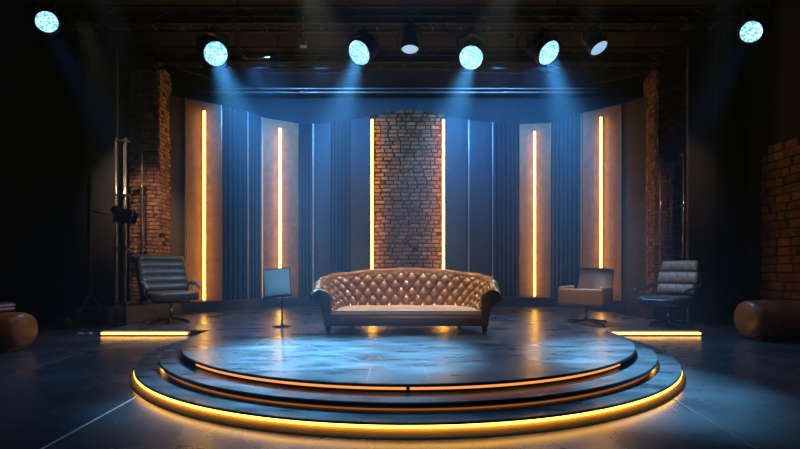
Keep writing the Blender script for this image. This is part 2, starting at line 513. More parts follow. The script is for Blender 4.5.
for s in (-1, 1):
    xs = (X(372.5, D0) if s < 0 else X(443, D0)) - (px0 + px1) / 2
    bm = NB(); add_box(bm, (xs, -.15, 2.1), (.050, .045, 4.26), .012); obj('light_strip', bm, 'ledpier', t)
    bm = NB(); add_box(bm, (xs, -.075, 2.1), (.03, .11, 4.24)); obj('strip_housing', bm, 'trim', t)

# side brick columns
def column(xa, xb, d, top, m, label, groove=None, base=PT):
    t = thing('brick_column', label, 'brick column', ((xa + xb) / 2, d, base))
    w = xb - xa
    bm, lay = brick_bm()
    H = top - base
    tf = lambda s: H - .05 - .12 * abs(math.sin(s * 5))
    if groove is None:
        add_bricks(bm, lay, (-w / 2, 0), (w / 2, 0), 0, H, bw=.2, bh=.08, gap=.014, topfn=tf)
    else:
        g = -w / 2 + w * groove
        add_bricks(bm, lay, (-w / 2, .12), (g - .02, 0.0), 0, H - .02, bw=.2, bh=.08, gap=.014, topfn=tf)
        add_bricks(bm, lay, (g + .02, 0), (w / 2, .03), 0, H - .05, bw=.2, bh=.08, gap=.014, topfn=tf)
    s = 1 if xa < 0 else -1
    if s > 0: add_bricks(bm, lay, (w / 2, .02), (w / 2, .5), 0, H, bw=.2, bh=.08, gap=.014, topfn=tf)
    else: add_bricks(bm, lay, (-w / 2, .5), (-w / 2, .02), 0, H, bw=.2, bh=.08, gap=.014, topfn=tf)
    obj('brickwork', bm, m, t)
    bm = NB()
    if groove is None: add_box(bm, (0, .28, H / 2 - .05), (w - .01, .52, H - .1))
    else:
        add_prism(bm, [(-w / 2, .13), (g - .02, .01), (g - .01, .1), (g + .01, .1), (g + .02, .01), (w / 2 - .005, .04), (w / 2 - .005, .5), (-w / 2, .5)], 0, H - .1)
    obj('core', bm, 'mortar', t)
    bm = NB(); add_box(bm, (.02, .2, H + .0), (w * .8, .3, .1), .02); obj('cap_stone', bm, m, t)
column(X(126.5, 9.0), X(158, 9.0), 9.0, 5.28, 'brickred', 'tall worn brick column behind the black channelled chair', groove=.5)
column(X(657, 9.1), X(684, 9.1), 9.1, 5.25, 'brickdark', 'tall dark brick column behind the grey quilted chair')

# ---------------------------------------------------------------- flats and curtains at the sides
bm = NB(); add_box(bm, (0, 0, 2.6), (.50, .06, 5.2), .006)
tag(obj('stage_flat', bm, 'flat', loc=((X(90, 8.3) + X(114, 8.3)) / 2 - .02, 8.4, 0)), 'tall narrow charcoal flat behind the studio floor lamp', 'stage flat')
t = thing('stage_flat', 'tall charcoal flat with thin metal edge right of the right brick column', 'stage flat', (X(703, 8.2), 8.25, 0))
w = X(718, 8.2) - X(690, 8.2)
bm = NB(); add_box(bm, (0, 0, 2.6), (w, .06, 5.2), .006); obj('board', bm, 'flat', t)
bm = NB(); add_box(bm, (w / 2 - .01, -.04, 2.1), (.018, .02, 4.2)); obj('edge_trim', bm, 'rig', t)

def curtain(x0, x1, d, h, label, waves=16, amp=.05):
    bm = NB()
    n = waves * 8
    ph = [random.uniform(-.5, .5) for _ in range(waves + 2)]
    def fn(u, v):
        k = u * waves; a = ph[int(k)] * (1 - (k % 1)) + ph[int(k) + 1] * (k % 1)
        return Vector((x0 + (x1 - x0) * u + .01 * math.sin(v * 5 + k), d + amp * math.sin(2 * PI * k + a * 2) * (1 - .3 * v) , .01 + (h - .01) * v))
    add_grid(bm, fn, n, 14)
    # thickness
    b2 = bm
    r = bmesh.ops.solidify(b2, geom=b2.faces[:], thickness=.01)
    return tag(obj('curtain', bm, 'curtain', smooth=True), label, 'curtain')
curtain(-7.65, X(88, 8.3) - .05, 8.35, 5.6, 'heavy navy-black curtain filling the left side of the room', 18)
curtain(X(719, 8.2) + .02, RWX + .0, 8.3, 5.6, 'heavy black curtain between the right flat and the brick side wall', 10)

# ================================================================ ROUND STAGE
def ring_arc_box(bm, r0, r1, z0, z1, a0=0, a1=2 * PI, n=180):
    full = abs(a1 - a0 - 2 * PI) < 1e-6
    R = []
    cnt = n if full else n + 1
    for i in range(cnt):
        a = a0 + (a1 - a0) * i / n
        s, c = math.sin(a), -math.cos(a)      # a = 0 faces the camera
        R.append([bm.verts.new((r * s, r * c, z)) for r, z in ((r0, z0), (r1, z0), (r1, z1), (r0, z1))])
    for i in range(n):
        A, B = R[i], R[(i + 1) % cnt]
        for k in range(4): bm.faces.new([A[k], A[(k + 1) % 4], B[(k + 1) % 4], B[k]])
    if not full: bm.faces.new(R[0]); bm.faces.new(R[-1][::-1])

R1, R2, R3 = 2.56, 2.75, 2.945
Z1, Z2, Z3 = .22, .150, .088
stage = thing('round_stage', 'round three-tier slate stage with glowing edges under the sofa', 'stage', (SCX, SCY, 0))
def disc(name, r, zt, th, m):
    bm = NB()
    add_lathe(bm, [(0, zt - th), (r - .015, zt - th), (r, zt - th + .005), (r, zt - .006), (r - .006, zt), (0, zt)], seg=220)
    o = obj(name, bm, m, stage); o.data.materials.append(M['lip'])
    for p in o.data.polygons:
        c = p.center
        if p.normal.z < .5: p.material_index = 1
    return smooth_by_angle(o, 30)
disc('top_tier', R1, Z1, .026, 'slate')
disc('middle_tier', R2, Z2, .03, 'slate')
disc('lower_tier', R3, Z3, .02, 'slate')
bm = NB(); add_lathe(bm, [(0, Z2), (R1 - .045, Z2), (R1 - .045, Z1 - .026), (0, Z1 - .026)], seg=160); obj('riser', bm, 'lip', stage, True)
bm = NB(); add_lathe(bm, [(0, Z3), (R2 - .05, Z3), (R2 - .05, Z2 - .03), (0, Z2 - .03)], seg=160); obj('riser', bm, 'lip', stage, True)
bm = NB(); add_lathe(bm, [(0, 0), (R3 - .05, 0), (R3 - .05, Z3 - .02), (0, Z3 - .02)], seg=160); obj('riser', bm, 'lip', stage, True)
# light strips: upper one in two halves with a gap at the front
amax = math.radians(46)
for s in (-1, 1):
    bm = NB()
    a0, a1 = (.005, amax) if s > 0 else (-amax, -.005)
    ring_arc_box(bm, R1 - .045, R1 - .012, Z1 - .043, Z1 - .031, a0, a1, 90)
    obj('light_strip', bm, 'ledorange', stage)
bm = NB(); ring_arc_box(bm, R2 - .05, R2 - .03, Z3 + .003, Z3 + .008); obj('light_strip', bm, 'leddim', stage)
for s in (-1, 1):
    bm = NB()
    a0, a1 = (math.radians(54), math.radians(67)) if s > 0 else (-math.radians(67), -math.radians(54))
    ring_arc_box(bm, R2 - .055, R2 - .02, Z3 + .003, Z2 - .031, a0, a1, 40)
    obj('side_light', bm, 'ledside', stage)
bm = NB(); ring_arc_box(bm, R3 - .03, R3 + .002, Z3 - .033, Z3 - .021); obj('light_strip', bm, 'ledstage', stage)
bm = NB(); add_lathe(bm, [(R3 - .1, 0), (R3 + .035, 0), (R3 + .03, .008), (R3 - .012, Z3 - .036), (R3 - .1, Z3 - .036)], seg=200); obj('glow_skirt', bm, 'skirt', stage, True)  # tan skirt added to catch the golden strip's glow
# inlaid lines on the top tier
def inlay(p0, p1, w=.008):
    p0 = Vector((*p0, 0)); p1 = Vector((*p1, 0)); d = p1 - p0
    n = Vector((-d.y, d.x, 0)).normalized() * w / 2
    bm = NB()
    A = [bm.verts.new(v + Vector((0, 0, Z1 + .0015))) for v in (p0 - n, p1 - n, p1 + n, p0 + n)]
    bm.faces.new(A)
    r = bmesh.ops.extrude_face_region(bm, geom=bm.faces[:])
    bmesh.ops.translate(bm, vec=(0, 0, -.003), verts=[g for g in r['geom'] if isinstance(g, bmesh.types.BMVert)])
    obj('inlay_line', bm, 'inlay', stage)
def S(px, py):
    d = F * (CAMZ - Z1) / (py - HY)
    return (X(px, d) - SCX, d - SCY)
inlay(S(306, 346), S(399, 371)); inlay(S(505, 346), S(399, 371))
inlay(S(371, 367), S(366, 382.5)); inlay(S(424, 367), S(429, 382.5))
inlay(S(505, 346), S(590, 358)); inlay(S(212, 352), S(306, 346)); inlay(S(307, 318), S(255, 345)); inlay(S(508, 318), S(560, 342))
bm = NB(); ring_arc_box(bm, 1.46, 1.468, Z1 - .001, Z1 + .0015, n=120); obj('inlay_ring', bm, 'inlay', stage)

# ================================================================ SOFA
SD = 5.30
sofa = thing('chesterfield_sofa', 'brown buttoned leather sofa with scrolled arms centred on the stage', 'sofa', (X(406.3, SD), SD, Z1 + .003))
a_, b_ = 1.035, .80
def path(t):                 # t 0..1 left front -> back -> right front (plan, inner crest line)
    th = PI * t
    e = 2 / 4.2
    c, s = math.cos(th), math.sin(th)
    x = -a_ * math.copysign(abs(c) ** e, c); y = .03 + b_ * abs(s) ** e
    return Vector((x, y, 0))
# resample by arc length
NS = 600
raw = [path(i / NS) for i in range(NS + 1)]
cum = [0]
for p, q in zip(raw, raw[1:]): cum.append(cum[-1] + (q - p).length)
LT = cum[-1]
def at(s):
    s = min(max(s, 0), 1) * LT
    lo, hi = 0, NS
    while hi - lo > 1:
        m_ = (lo + hi) // 2
        if cum[m_] <= s: lo = m_
        else: hi = m_
    f = (s - cum[lo]) / max(1e-9, cum[hi] - cum[lo])
    return raw[lo].lerp(raw[hi], f)
def tn(s):
    d = (at(s + .012) - at(s - .012)).normalized()
    return Vector((-d.y, d.x, 0))     # outward
def crest(s):
    k = 1 - abs(2 * s - 1)            # 0 at arm fronts, 1 at back centre
    pts = [(0, .50), (.07, .55), (.17, .655), (.28, .70), (.45, .745), (.70, .79), (1, .815)]
    for (k0, z0), (k1, z1) in zip(pts, pts[1:]):
        if k <= k1:
            f = (k - k0) / (k1 - k0); f = f * f * (3 - 2 * f)
            return z0 + (z1 - z0) * f
    return .815
SEATZ = .285
def back_pt(s, v, puff=0.0):
    """inner face: v 0 at the seat, 1 at the crest"""
    p = at(s); n = tn(s); zc = crest(s)
    lean = -.17 + .20 * v ** .9
    z = (SEATZ - .03) + (zc - .05 - SEATZ + .03) * v
    nz = -n * .96 + Vector((0, 0, .28))
    return p + n * lean + Vector((0, 0, z)) + nz * puff
UCOL, VROW = 21.0, 2.55
def tuft(s, v):
    zc = crest(s)
    hh = (zc - SEATZ) / .5
    A = s * UCOL + .5; B = v * VROW * 1.0
    a = A + B; b = A - B
    q = abs(math.sin(PI * a)) * abs(math.sin(PI * b))
    fade = min(1, (1.0 - v) * 6) 
    return .048 * (q ** .42) * fade + .012 * (1 - fade)
bm = NB()
add_grid(bm, lambda u, v: back_pt(u, v, tuft(u, v)), 480, 60)
obj('tufted_back', bm, 'leather', sofa, True)
# top roll and outer face
def roll(u, v):
    p = at(u); n = tn(u); zc = crest(u)
    r = .062
    prof = []
    if v < .6:
        a = PI * 1.02 - (v / .6) * PI * 1.25
        q = (r + r * math.cos(a) + .005, zc - r + r * math.sin(a))
    else:
        k = (v - .6) / .4
        a = PI * 1.02 - PI * 1.25
        q0 = (r + r * math.cos(a) + .005, zc - r + r * math.sin(a))
        q = (q0[0] + (-.12 - q0[0]) * k ** .6, q0[1] + (.09 - q0[1]) * k)
    return p + n * q[0] + Vector((0, 0, q[1]))
bm = NB(); add_grid(bm, roll, 200, 40); obj('outer_back', bm, 'leather', sofa, True)
# piping under the roll
bm = NB()
add_tube(bm, [back_pt(i / 120, .985, .012) for i in range(121)], .008, 6); obj('piping', bm, 'leather', sofa, True)
# buttons
bts = []
for i in range(-2, 40):
    for j in range(0, 6):
        A = (i + j) / 2; Bv = (i - j) / 2
        a_i, b_i = i, i - j
        Ac = (a_i + b_i) / 2; Bc = (a_i - b_i) / 2
        s = (Ac - .5) / UCOL; v = Bc / VROW
        if .02 < s < .98 and .1 < v < .9: bts.append((s, v))
for s, v in bts:
    c = back_pt(s, v, .006); n = (-tn(s) + Vector((0, 0, .28))).normalized()
    bm = NB(); add_lathe(bm, [(0, .010), (.008, .008), (.013, .002), (.013, -.004)], seg=10, rot=n.to_track_quat('Z', 'Y').to_matrix())
    obj('button', bm, 'button', sofa, True, loc=c)
# seat: one long cushion
bm = NB()
def seat_fn(u, v):
    x = (-1 + 2 * u)
    w = .925
    y = .012 + v * .75
    lim = 1.0
    yy = v
    # narrow towards the back to stay inside the curved back
    k = 1 - .16 * max(0, (v - .35) / .65) ** 2
    z = SEATZ + .018 * (1 - abs(x) ** 6) * (1 - (2 * v - 1) ** 6) + .004 * math.sin(9 * x + 3 * v)
    return Vector((x * w * k, y, z))
G = add_grid(bm, seat_fn, 60, 24)
r = bmesh.ops.extrude_face_region(bm, geom=bm.faces[:])
vs = [g for g in r['geom'] if isinstance(g, bmesh.types.BMVert)]
for v_ in vs: v_.co.z = .235
obj('seat_cushion', bm, 'seatleather', sofa, True)
bm = NB(); add_tube(bm, [(-.92 + 1.84 * i / 30, .008, SEATZ - .003) for i in range(31)], .009, 8); obj('seat_piping', bm, 'seatleather', sofa, True)
# front rail
bm = NB()
def rail_fn(u, v):
    x = -.92 + 1.84 * u
    a = v
    return Vector((x, .028 - .030 * math.sin(PI * a) ** .8, .262 - .165 * a))
add_grid(bm, rail_fn, 40, 14)
obj('front_rail', bm, 'leatherrail', sofa, True)
bm = NB(); add_box(bm, (0, .38, .165), (1.78, .68, .13), .01); obj('base_frame', bm, 'leatherrail', sofa)
# arm fronts: scrolled facings
def scroll_poly(s):
    # (x outward, z) outline of the facing, x measured from the inner edge .905
    outer = []
    cx, cz, r = 1.045, .445, .088
    pts = [(.905, .10), (.915, .22), (.905, .34), (.905, .42)]
    for i in range(13):
        a = PI - i * (PI * 1.35) / 12
        pts.append((cx - .01 + (r + .035 * max(0, -math.cos(a)) ) * math.cos(a) * 1.05, cz + r * math.sin(a) * 1.02))
    pts += [(1.045, .365), (1.005, .30), (.992, .22), (.985, .10)]
    return [(s * x, z) for x, z in pts]
for s in (-1, 1):
    P = scroll_poly(s)
    bm = NB()
    A = [bm.verts.new((x, -.035, z)) for x, z in P]; B = [bm.verts.new((x, .10, z)) for x, z in P]
    bm.faces.new(A); bm.faces.new(B[::-1])
    for i in range(len(A)): bm.faces.new([A[i], A[(i + 1) % len(A)], B[(i + 1) % len(A)], B[i]])
    bmesh.ops.recalc_face_normals(bm, faces=bm.faces[:])
    bmesh.ops.bevel(bm, geom=[e for e in bm.edges if abs(e.verts[0].co.y + .035) < 1e-4 and abs(e.verts[1].co.y + .035) < 1e-4], offset=.012, segments=3, profile=.5, affect='EDGES')
    o = smooth_by_angle(obj('arm_front', bm, 'leatherrail', sofa), 45)
    # raised piping following the facing and a curl in the scroll
    bm = NB()
    ctr = Vector((sum(p[0] for p in P) / len(P), 0, sum(p[1] for p in P) / len(P)))
    pts = []
    for x, z in P[1:-1]:
        v_ = Vector((x, 0, z)); 
        pts.append(Vector((x, -.037, z)))
    add_tube(bm, pts, .008, 6)
    q = []
    for i in range(26):
        a = -PI * .4 + i * PI * 2.1 / 25
        rr_ = .062 * (1 - i / 32)
        q.append((s * (1.04 + rr_ * math.cos(a)), -.038, .452 + rr_ * math.sin(a)))
    add_tube(bm, q, .006, 6)
    add_tube(bm, [(s * .945, -.038, .12), (s * .955, -.038, .24), (s * .965, -.038, .34), (s * 1.0, -.038, .40)], .006, 6)
    obj('arm_piping', bm, 'leather', sofa, True)
    # rolled arm body running back from the scroll
    bm = NB()
    rg = []
    for i in range(14):
        k = i / 13
        yy = .08 + .42 * k
        zc = .445 + .07 * k
        cx = 1.045 + .0 * k
        rr_ = .085 * (1 - .35 * k)
        rg.append([bm.verts.new((s * (cx + rr_ * math.cos(a) * 1.08), yy, zc + rr_ * math.sin(a))) for a in [2 * PI * j / 20 for j in range(20)]])
    for A, B in zip(rg, rg[1:]):
        for j in range(20): bm.faces.new([A[j], A[(j + 1) % 20], B[(j + 1) % 20], B[j]])
    bm.faces.new(rg[-1])
    obj('arm_roll', bm, 'leather', sofa, True)
    for yy in (.0, .68):
        bm = NB(); add_lathe(bm, [(.018, 0), (.022, .006), (.026, .03), (.032, .07), (.036, .1)], seg=16)
        o = obj('foot', bm, 'blackmetal', sofa, True, loc=(s * (.945 if yy < .3 else .72), yy + .02, 0))
        bm = NB(); add_lathe(bm, [(.020, 0), (.025, .003), (.027, .028), (.02, .03)], seg=16); obj('foot_cap', bm, 'trim', o, True)

# ================================================================ MUSIC STAND
d = 6.05
ms = thing('music_stand', 'low black stand holding a blue-grey board left of the sofa', 'music stand', (X(282, d), d, Z1 + .002))
up = Vector((-.12, .25, 1)).normalized()
bm = NB()
cz = Z(283, d) - Z1
rot = Matrix.Rotation(math.radians(6), 3, 'Z') @ Matrix.Rotation(math.radians(-24), 3, 'X') @ Matrix.Rotation(math.radians(-7), 3, 'Y')
ofs = Vector((-.05, -.05, cz))
add_box(bm, ofs, (.34, .012, .41), .004, rot=rot); obj('board', bm, 'deskplate', ms)
bm = NB()
for dx, dz, sx, sz in ((-.175, 0, .012, .43), (.175, 0, .012, .43), (0, .21, .36, .012)):
    add_box(bm, ofs + rot @ Vector((dx, 0, dz)), (sx, .02, sz), rot=rot)
obj('frame', bm, 'blackmetal', ms)
bm = NB(); add_box(bm, ofs + rot @ Vector((0, -.03, -.21)), (.37, .07, .012), .003, rot=rot); obj('ledge', bm, 'blackmetal', ms)
bm = NB()
for i in range(7): add_box(bm, ofs + rot @ Vector((-.05 + .03 * i, -.035, -.195)), (.022, .02, .02 + .01 * (i % 3)), .002, rot=rot)
obj('clips', bm, 'paper', ms)
bm = NB(); add_cyl(bm, (0, 0, .02), (0, 0, cz - .1), .012); obj('post', bm, 'blackmetal', ms, True)
bm = NB(); add_cyl(bm, (0, 0, cz - .12), tuple(ofs + rot @ Vector((.04, .03, -.06))), .01); obj('bracket', bm, 'blackmetal', ms, True)
bm = NB(); add_lathe(bm, [(0, 0), (.13, 0), (.13, .008), (.03, .02), (.016, .04), (0, .04)], seg=28); obj('base', bm, 'blackmetal', ms, True)

# ================================================================ CHAIRS
def star_base(t, n, r, h, a0=0, m='blackmetal', col='chrome', colr=.022):
    for k in range(n):
        a = a0 + 2 * PI * k / n
        bm = NB()
        add_tube(bm, [(0, 0, .07), (r * .5 * math.cos(a), r * .5 * math.sin(a), .055), (r * math.cos(a), r * math.sin(a), .03)], .02, 8, [.024, .02, .014])
        leg = obj('leg', bm, m, t, True)
        bm = NB(); add_lathe(bm, [(0, 0), (.02, 0), (.022, .012), (.016, .024), (0, .026)], seg=12); obj('glide', bm, 'blackmetal', leg, True, loc=(r * math.cos(a), r * math.sin(a), 0))
    bm = NB(); add_cyl(bm, (0, 0, .05), (0, 0, h), colr); obj('column', bm, col, t, True)

# --- channelled lounge chair (local: faces -Y)
def channels(bm, w, h, n, th, rot, org, cols=1):
    """padded back, channel grid, lying in local XZ, origin at its lower edge"""
    b2 = bmesh.new()
    nu, nv = 18 * max(cols, 2), 12 * n
    def bulge(u, v):
        q = abs(math.sin(PI * v * n)) ** .45
        if cols > 1: q *= .55 + .45 * abs(math.sin(PI * u * cols)) ** .4
        e = (1 - abs(2 * u - 1) ** 8) * (1 - abs(2 * v - 1) ** 14)
        return q * max(e, 0) ** .5
    def fn(u, v, s):
        x = (u - .5) * w; z = v * h
        # rounded corners
        cu, cv = abs(2 * u - 1), abs(2 * v - 1)
        k = 1 - .04 * (cu * cv) ** 4
        return Vector((x * k, -s * (th * .35 + .05 * bulge(u, v)) if s > 0 else th * .5, h / 2 + (z - h / 2) * k))
    Gf = add_grid(b2, lambda u, v: fn(u, v, 1), nu, nv)
    Gb = add_grid(b2, lambda u, v: fn(u, v, -1), nu, nv)
    for i in range(nu - 1):
        b2.faces.new([Gf[i][0], Gf[i + 1][0], Gb[i + 1][0], Gb[i][0]])
        b2.faces.new([Gf[i][-1], Gf[i + 1][-1], Gb[i + 1][-1], Gb[i][-1]])
    for j in range(nv - 1):
        b2.faces.new([Gf[0][j], Gf[0][j + 1], Gb[0][j + 1], Gb[0][j]])
        b2.faces.new([Gf[-1][j], Gf[-1][j + 1], Gb[-1][j + 1], Gb[-1][j]])
    bmesh.ops.transform(b2, matrix=Matrix.Translation(org) @ rot.to_4x4(), verts=b2.verts)
    merge(bm, b2)

dL = 7.75
c1 = thing('lounge_chair', 'black channelled leather swivel chair by the left brick column', 'chair', (X(171, dL), dL, PH), math.radians(44))
star_base(c1, 5, .30, .36, .5)
bm = NB(); add_cushion(bm, (0, -.10, .47), (.72, .80, .17), e=.4); obj('seat', bm, 'charleather', c1, True)
bm = NB(); add_box(bm, (0, 0, .365), (.5, .5, .035), .01); obj('seat_pan', bm, 'blackmetal', c1)
bm = NB(); channels(bm, .78, .76, 5, .10, Matrix.Rotation(math.radians(-30), 3, 'X'), (0, .26, .52)); obj('backrest', bm, 'charleather', c1, True)
bm = NB()
rot = Matrix.Rotation(math.radians(-30), 3, 'X')
def sh(u, v):
    x = (u - .5) * .82; z = -.08 + v * .86
    y = .075 + .03 * math.cos(PI * (u - .5))
    return Vector((0, .26, .50)) + rot @ Vector((x, y, z))
add_grid(bm, sh, 14, 10); bmesh.ops.solidify(bm, geom=bm.faces[:], thickness=.02); obj('back_shell', bm, 'shell', c1, True)
bm = NB(); add_cyl(bm, Vector((-.47, .66, 1.10)), Vector((-.36, .56, 1.16)), .075, .07, 16); obj('headrest_roll', bm, 'shell', c1, True)
for s in (-1, 1):
    bm = NB(); add_tube(bm, [(s * .37, .33, .66), (s * .41, .15, .70), (s * .42, -.05, .68), (s * .41, -.2, .60)], .03, 10, [.022, .034, .036, .02]); arm = obj('armrest', bm, 'greyleather', c1, True)
    bm = NB(); add_tube(bm, [(s * .40, .1, .68), (s * .40, .08, .52), (s * .30, .05, .40)], .016, 8); obj('arm_bracket', bm, 'chrome', arm, True)

dR = 7.35
c2 = thing('lounge_chair', 'grey quilted high-back lounge chair with chrome pedestal at right', 'chair', (X(669, dR), dR, PH), math.radians(-52))
star_base(c2, 5, .30, .30, .2)
bm = NB(); add_cushion(bm, (0, -.12, .42), (.66, .86, .15), e=.38, crease=lambda c: Vector((c.x, c.y, c.z - .04 * ((-c.y) > .2) * (-c.y - .2) * 2 + (.004 if abs(math.sin(c.x * PI / .165)) > .4 else -.006) * (c.z > 0)))); obj('seat', bm, 'shell', c2, True)
bm = NB()
def stt(u, v):
    x = (u - .5) * .60; y = -.50 + v * .74
    q = (abs(math.sin(PI * u * 4)) ** .4)
    return Vector((x, y, .472 + .022 * q * (1 - abs(2 * v - 1) ** 8)))
add_grid(bm, stt, 60, 20); bmesh.ops.solidify(bm, geom=bm.faces[:], thickness=.02)
obj('seat_pad', bm, 'greyleather', c2, True)
bm = NB(); add_box(bm, (0, .02, .33), (.45, .45, .04), .01); obj('seat_pan', bm, 'blackmetal', c2)
rot = Matrix.Rotation(math.radians(-22), 3, 'X')
for k, (z0, hh, ww) in enumerate(((0, .18, .56), (.185, .22, .60), (.41, .20, .56))):
    bm = NB(); channels(bm, ww, hh, 1, .13, rot, Vector((0, .25, .50)) + rot @ Vector((0, 0, z0)), cols=4); obj('back_pad', bm, 'greyleather', c2, True)
bm = NB()
def sh2(u, v):
    x = (u - .5) * .66; z = -.10 + v * .66
    return Vector((0, .25, .50)) + rot @ Vector((x, .09 + .04 * math.cos(PI * (u - .5)), z))
add_grid(bm, sh2, 14, 10); bmesh.ops.solidify(bm, geom=bm.faces[:], thickness=.025); obj('back_shell', bm, 'shell', c2, True)
for s in (-1, 1):
    bm = NB(); add_tube(bm, [(s * .33, .42, .72), (s * .37, .25, .66), (s * .38, -.05, .62), (s * .38, -.36, .60), (s * .37, -.42, .56)], .018, 10); arm = obj('armrest', bm, 'shell', c2, True)
    bm = NB(); add_tube(bm, [(s * .38, -.2, .60), (s * .36, -.18, .48), (s * .25, -.1, .40)], .012, 8); obj('arm_bracket', bm, 'chrome', arm, True)

dT = 7.45
c3 = thing('armchair', 'tan low-backed swivel armchair on a four-spoke base right of the sofa', 'chair', (X(586, dT), dT, PH), math.radians(-38))
star_base(c3, 4, .42, .34, PI / 4 + .2, colr=.02)
def tub():
    bm = NB()
    add_box(bm, (0, 0, .42), (.66, .62, .16), .045, 4)
    return bm
obj('seat_base', tub(), 'tanleather', c3, True)
bm = NB(); add_cushion(bm, (0, -.03, .53), (.48, .56, .12), e=.35); obj('seat_cushion', bm, 'tanleather', c3, True)
for s in (-1, 1):
    bm = NB(); add_box(bm, (s * .32, 0, .50), (.08, .66, .28), .035, 4); obj('armrest', bm, 'tanleather', c3, True)
bm = NB()
add_box(bm, (0, -.325, .47), (.70, .06, .27), .028, 4); obj('front_panel', bm, 'tanleather', c3, True)
bm = NB()
rot = Matrix.Rotation(math.radians(-30), 3, 'X')
def bk(u, v, s=1):
    x = (u - .5) * .60
    y = -.06 * math.cos(PI * (u - .5)) + .06
    return Vector((0, .28, .36)) + rot @ Vector((x, y - .05 * (v > .9) * (v - .9) * 10, v * .66))
add_grid(bm, bk, 20, 16); bmesh.ops.solidify(bm, geom=bm.faces[:], thickness=.07); o = obj('backrest', bm, 'tanleather', c3, True)
bm = NB(); add_box(bm, (0, 0, .335), (.34, .3, .03), .008); obj('seat_plate', bm, 'blackmetal', c3)
bm = NB(); add_prism(bm, [(-.62, -.32), (.05, -.42), (.75, -.10), (.45, .38), (-.35, .34)], 0, .006)
tag(obj('floor_mat', bm, 'rug', loc=(X(586, dT) + .04, dT, PH)), 'thin dark mat under the tan swivel armchair', 'mat')
c3.location.z = PH + .007

# ================================================================ LEATHER BENCH ROLLS
def leather_roll(xa, xb, y, r, label, seamx, flip):
    t = thing('leather_bench', label, 'bench', ((xa + xb) / 2, y, 0))
    L = xb - xa
    bm = NB()
    e = .07
    prof = [(0, 0), (r * .75, 0), (r * .93, e * .35), (r, e), (r * 1.01, L * .3), (r, L * .5), (r * 1.01, L * .8), (r, L - e), (r * .93, L - e * .35), (r * .75, L), (0, L)]
    add_lathe(bm, prof, seg=40, rot=Matrix.Rotation(PI / 2, 3, 'Y'))
    for v_ in bm.verts: v_.co += Vector((-L / 2, 0, r + .02)); v_.co.z = max(v_.co.z, .035)
    smooth_by_angle(obj('padded_roll', bm, 'orangeleather', t), 60)
    for sx in seamx:
        bm = NB()
        pts = [(sx, r * 1.012 * math.cos(a), r + .02 + r * 1.012 * math.sin(a)) for a in [-.9 + i * (PI + 1.8) / 30 for i in range(31)]]
        add_tube(bm, pts, .009, 6)
        obj('seam', bm, 'button', t, True)
    bm = NB(); add_box(bm, (0, 0, .022), (L - .2, r * 1.3, .044), .01); obj('base_board', bm, 'blackmetal', t)
    return t
leather_roll(4.86, 6.3, 6.35, .27, 'cognac leather roll bench at the right, below the brick side wall', (-.42, .35), 1)
leather_roll(-6.2, X(26, 5.5), 5.5, .225, 'cognac leather roll bench at the far left in front of the curtain', (-.3, .28), -1)
zt = .225 * 2 + .030
for k in range(5):
    bm = NB(); add_box(bm, (0, 0, .011), (.30 - .015 * (k % 3), .24, .02), .003)
    o = obj('magazine', bm, 'paper' if k % 2 else 'shell', loc=(X(-6, 5.5) + .012 * (k % 2), 5.5, zt + .0225 * k), rot=(0, 0, .06 * (k - 2)))
    tag(o, ['dark magazine at the bottom of the stack on the left leather bench', 'pale magazine second from the bottom of the stack on the left bench', 'dark magazine in the middle of the stack on the left bench',
            'pale magazine second from the top of the stack on the left bench', 'dark magazine topmost on the stack on the left leather bench'][k], 'magazine', 'magazines stacked on the left bench')

# ================================================================ STANDS, POLES, LAMP
d = 8.0
def pole_rack(pxs, d, top, label, base=0, y2=None, m='chrome'):
    t = thing('pole_stand', label, 'pole stand', (X(sum(pxs) / len(pxs), d), d, base))
    x0 = X(sum(pxs) / len(pxs), d)
    for i, px in enumerate(pxs):
        bm = NB(); add_cyl(bm, (X(px, d) - x0, .06 * (i % 2), .03), (X(px, d) - x0, .06 * (i % 2), top - base), .016, seg=10); obj('pole', bm, m, t, True)
    w = X(max(pxs), d) - X(min(pxs), d)
    for zz in [top - base - .05 - k * .98 for k in range(int((top - base) / .98) + 1)]:
        bm = NB(); add_box(bm, (0, .03, zz), (w + .06, .10, .03), .005); obj('bracket', bm, 'blackmetal', t)
    bm = NB(); add_box(bm, (0, .03, .015), (w + .16, .24, .03), .006); obj('base', bm, 'blackmetal', t)
pole_rack([116, 122, 125.5], 7.95, Z(138, 7.95), 'tall chrome three-pole stand left of the left brick column')
pole_rack([683.5, 690], 8.45, Z(152, 8.45), 'tall chrome twin-pole stand behind the grey quilted chair')
for px, dd, y0, label in ((142, 8.75, 108, 'thin chrome pole in front of the left brick column'), (660.5, 8.85, 150, 'thin bright pole at the left edge of the right brick column'), (671, 8.9, 168, 'thin dull pole against the middle of the right brick column')):
    t = thing('thin_pole', label, 'pole', (X(px, dd), dd, PT if px > 140 and px < 150 else PT))
    bm = NB(); add_cyl(bm, (0, 0, .02), (0, 0, Z(y0, dd) - PT), .014, seg=10); obj('pole', bm, 'chrome' if px != 671 else 'rig', t, True)
    bm = NB(); add_lathe(bm, [(0, 0), (.06, 0), (.06, .01), (.02, .02), (0, .02)], seg=16); obj('base', bm, 'blackmetal', t, True)

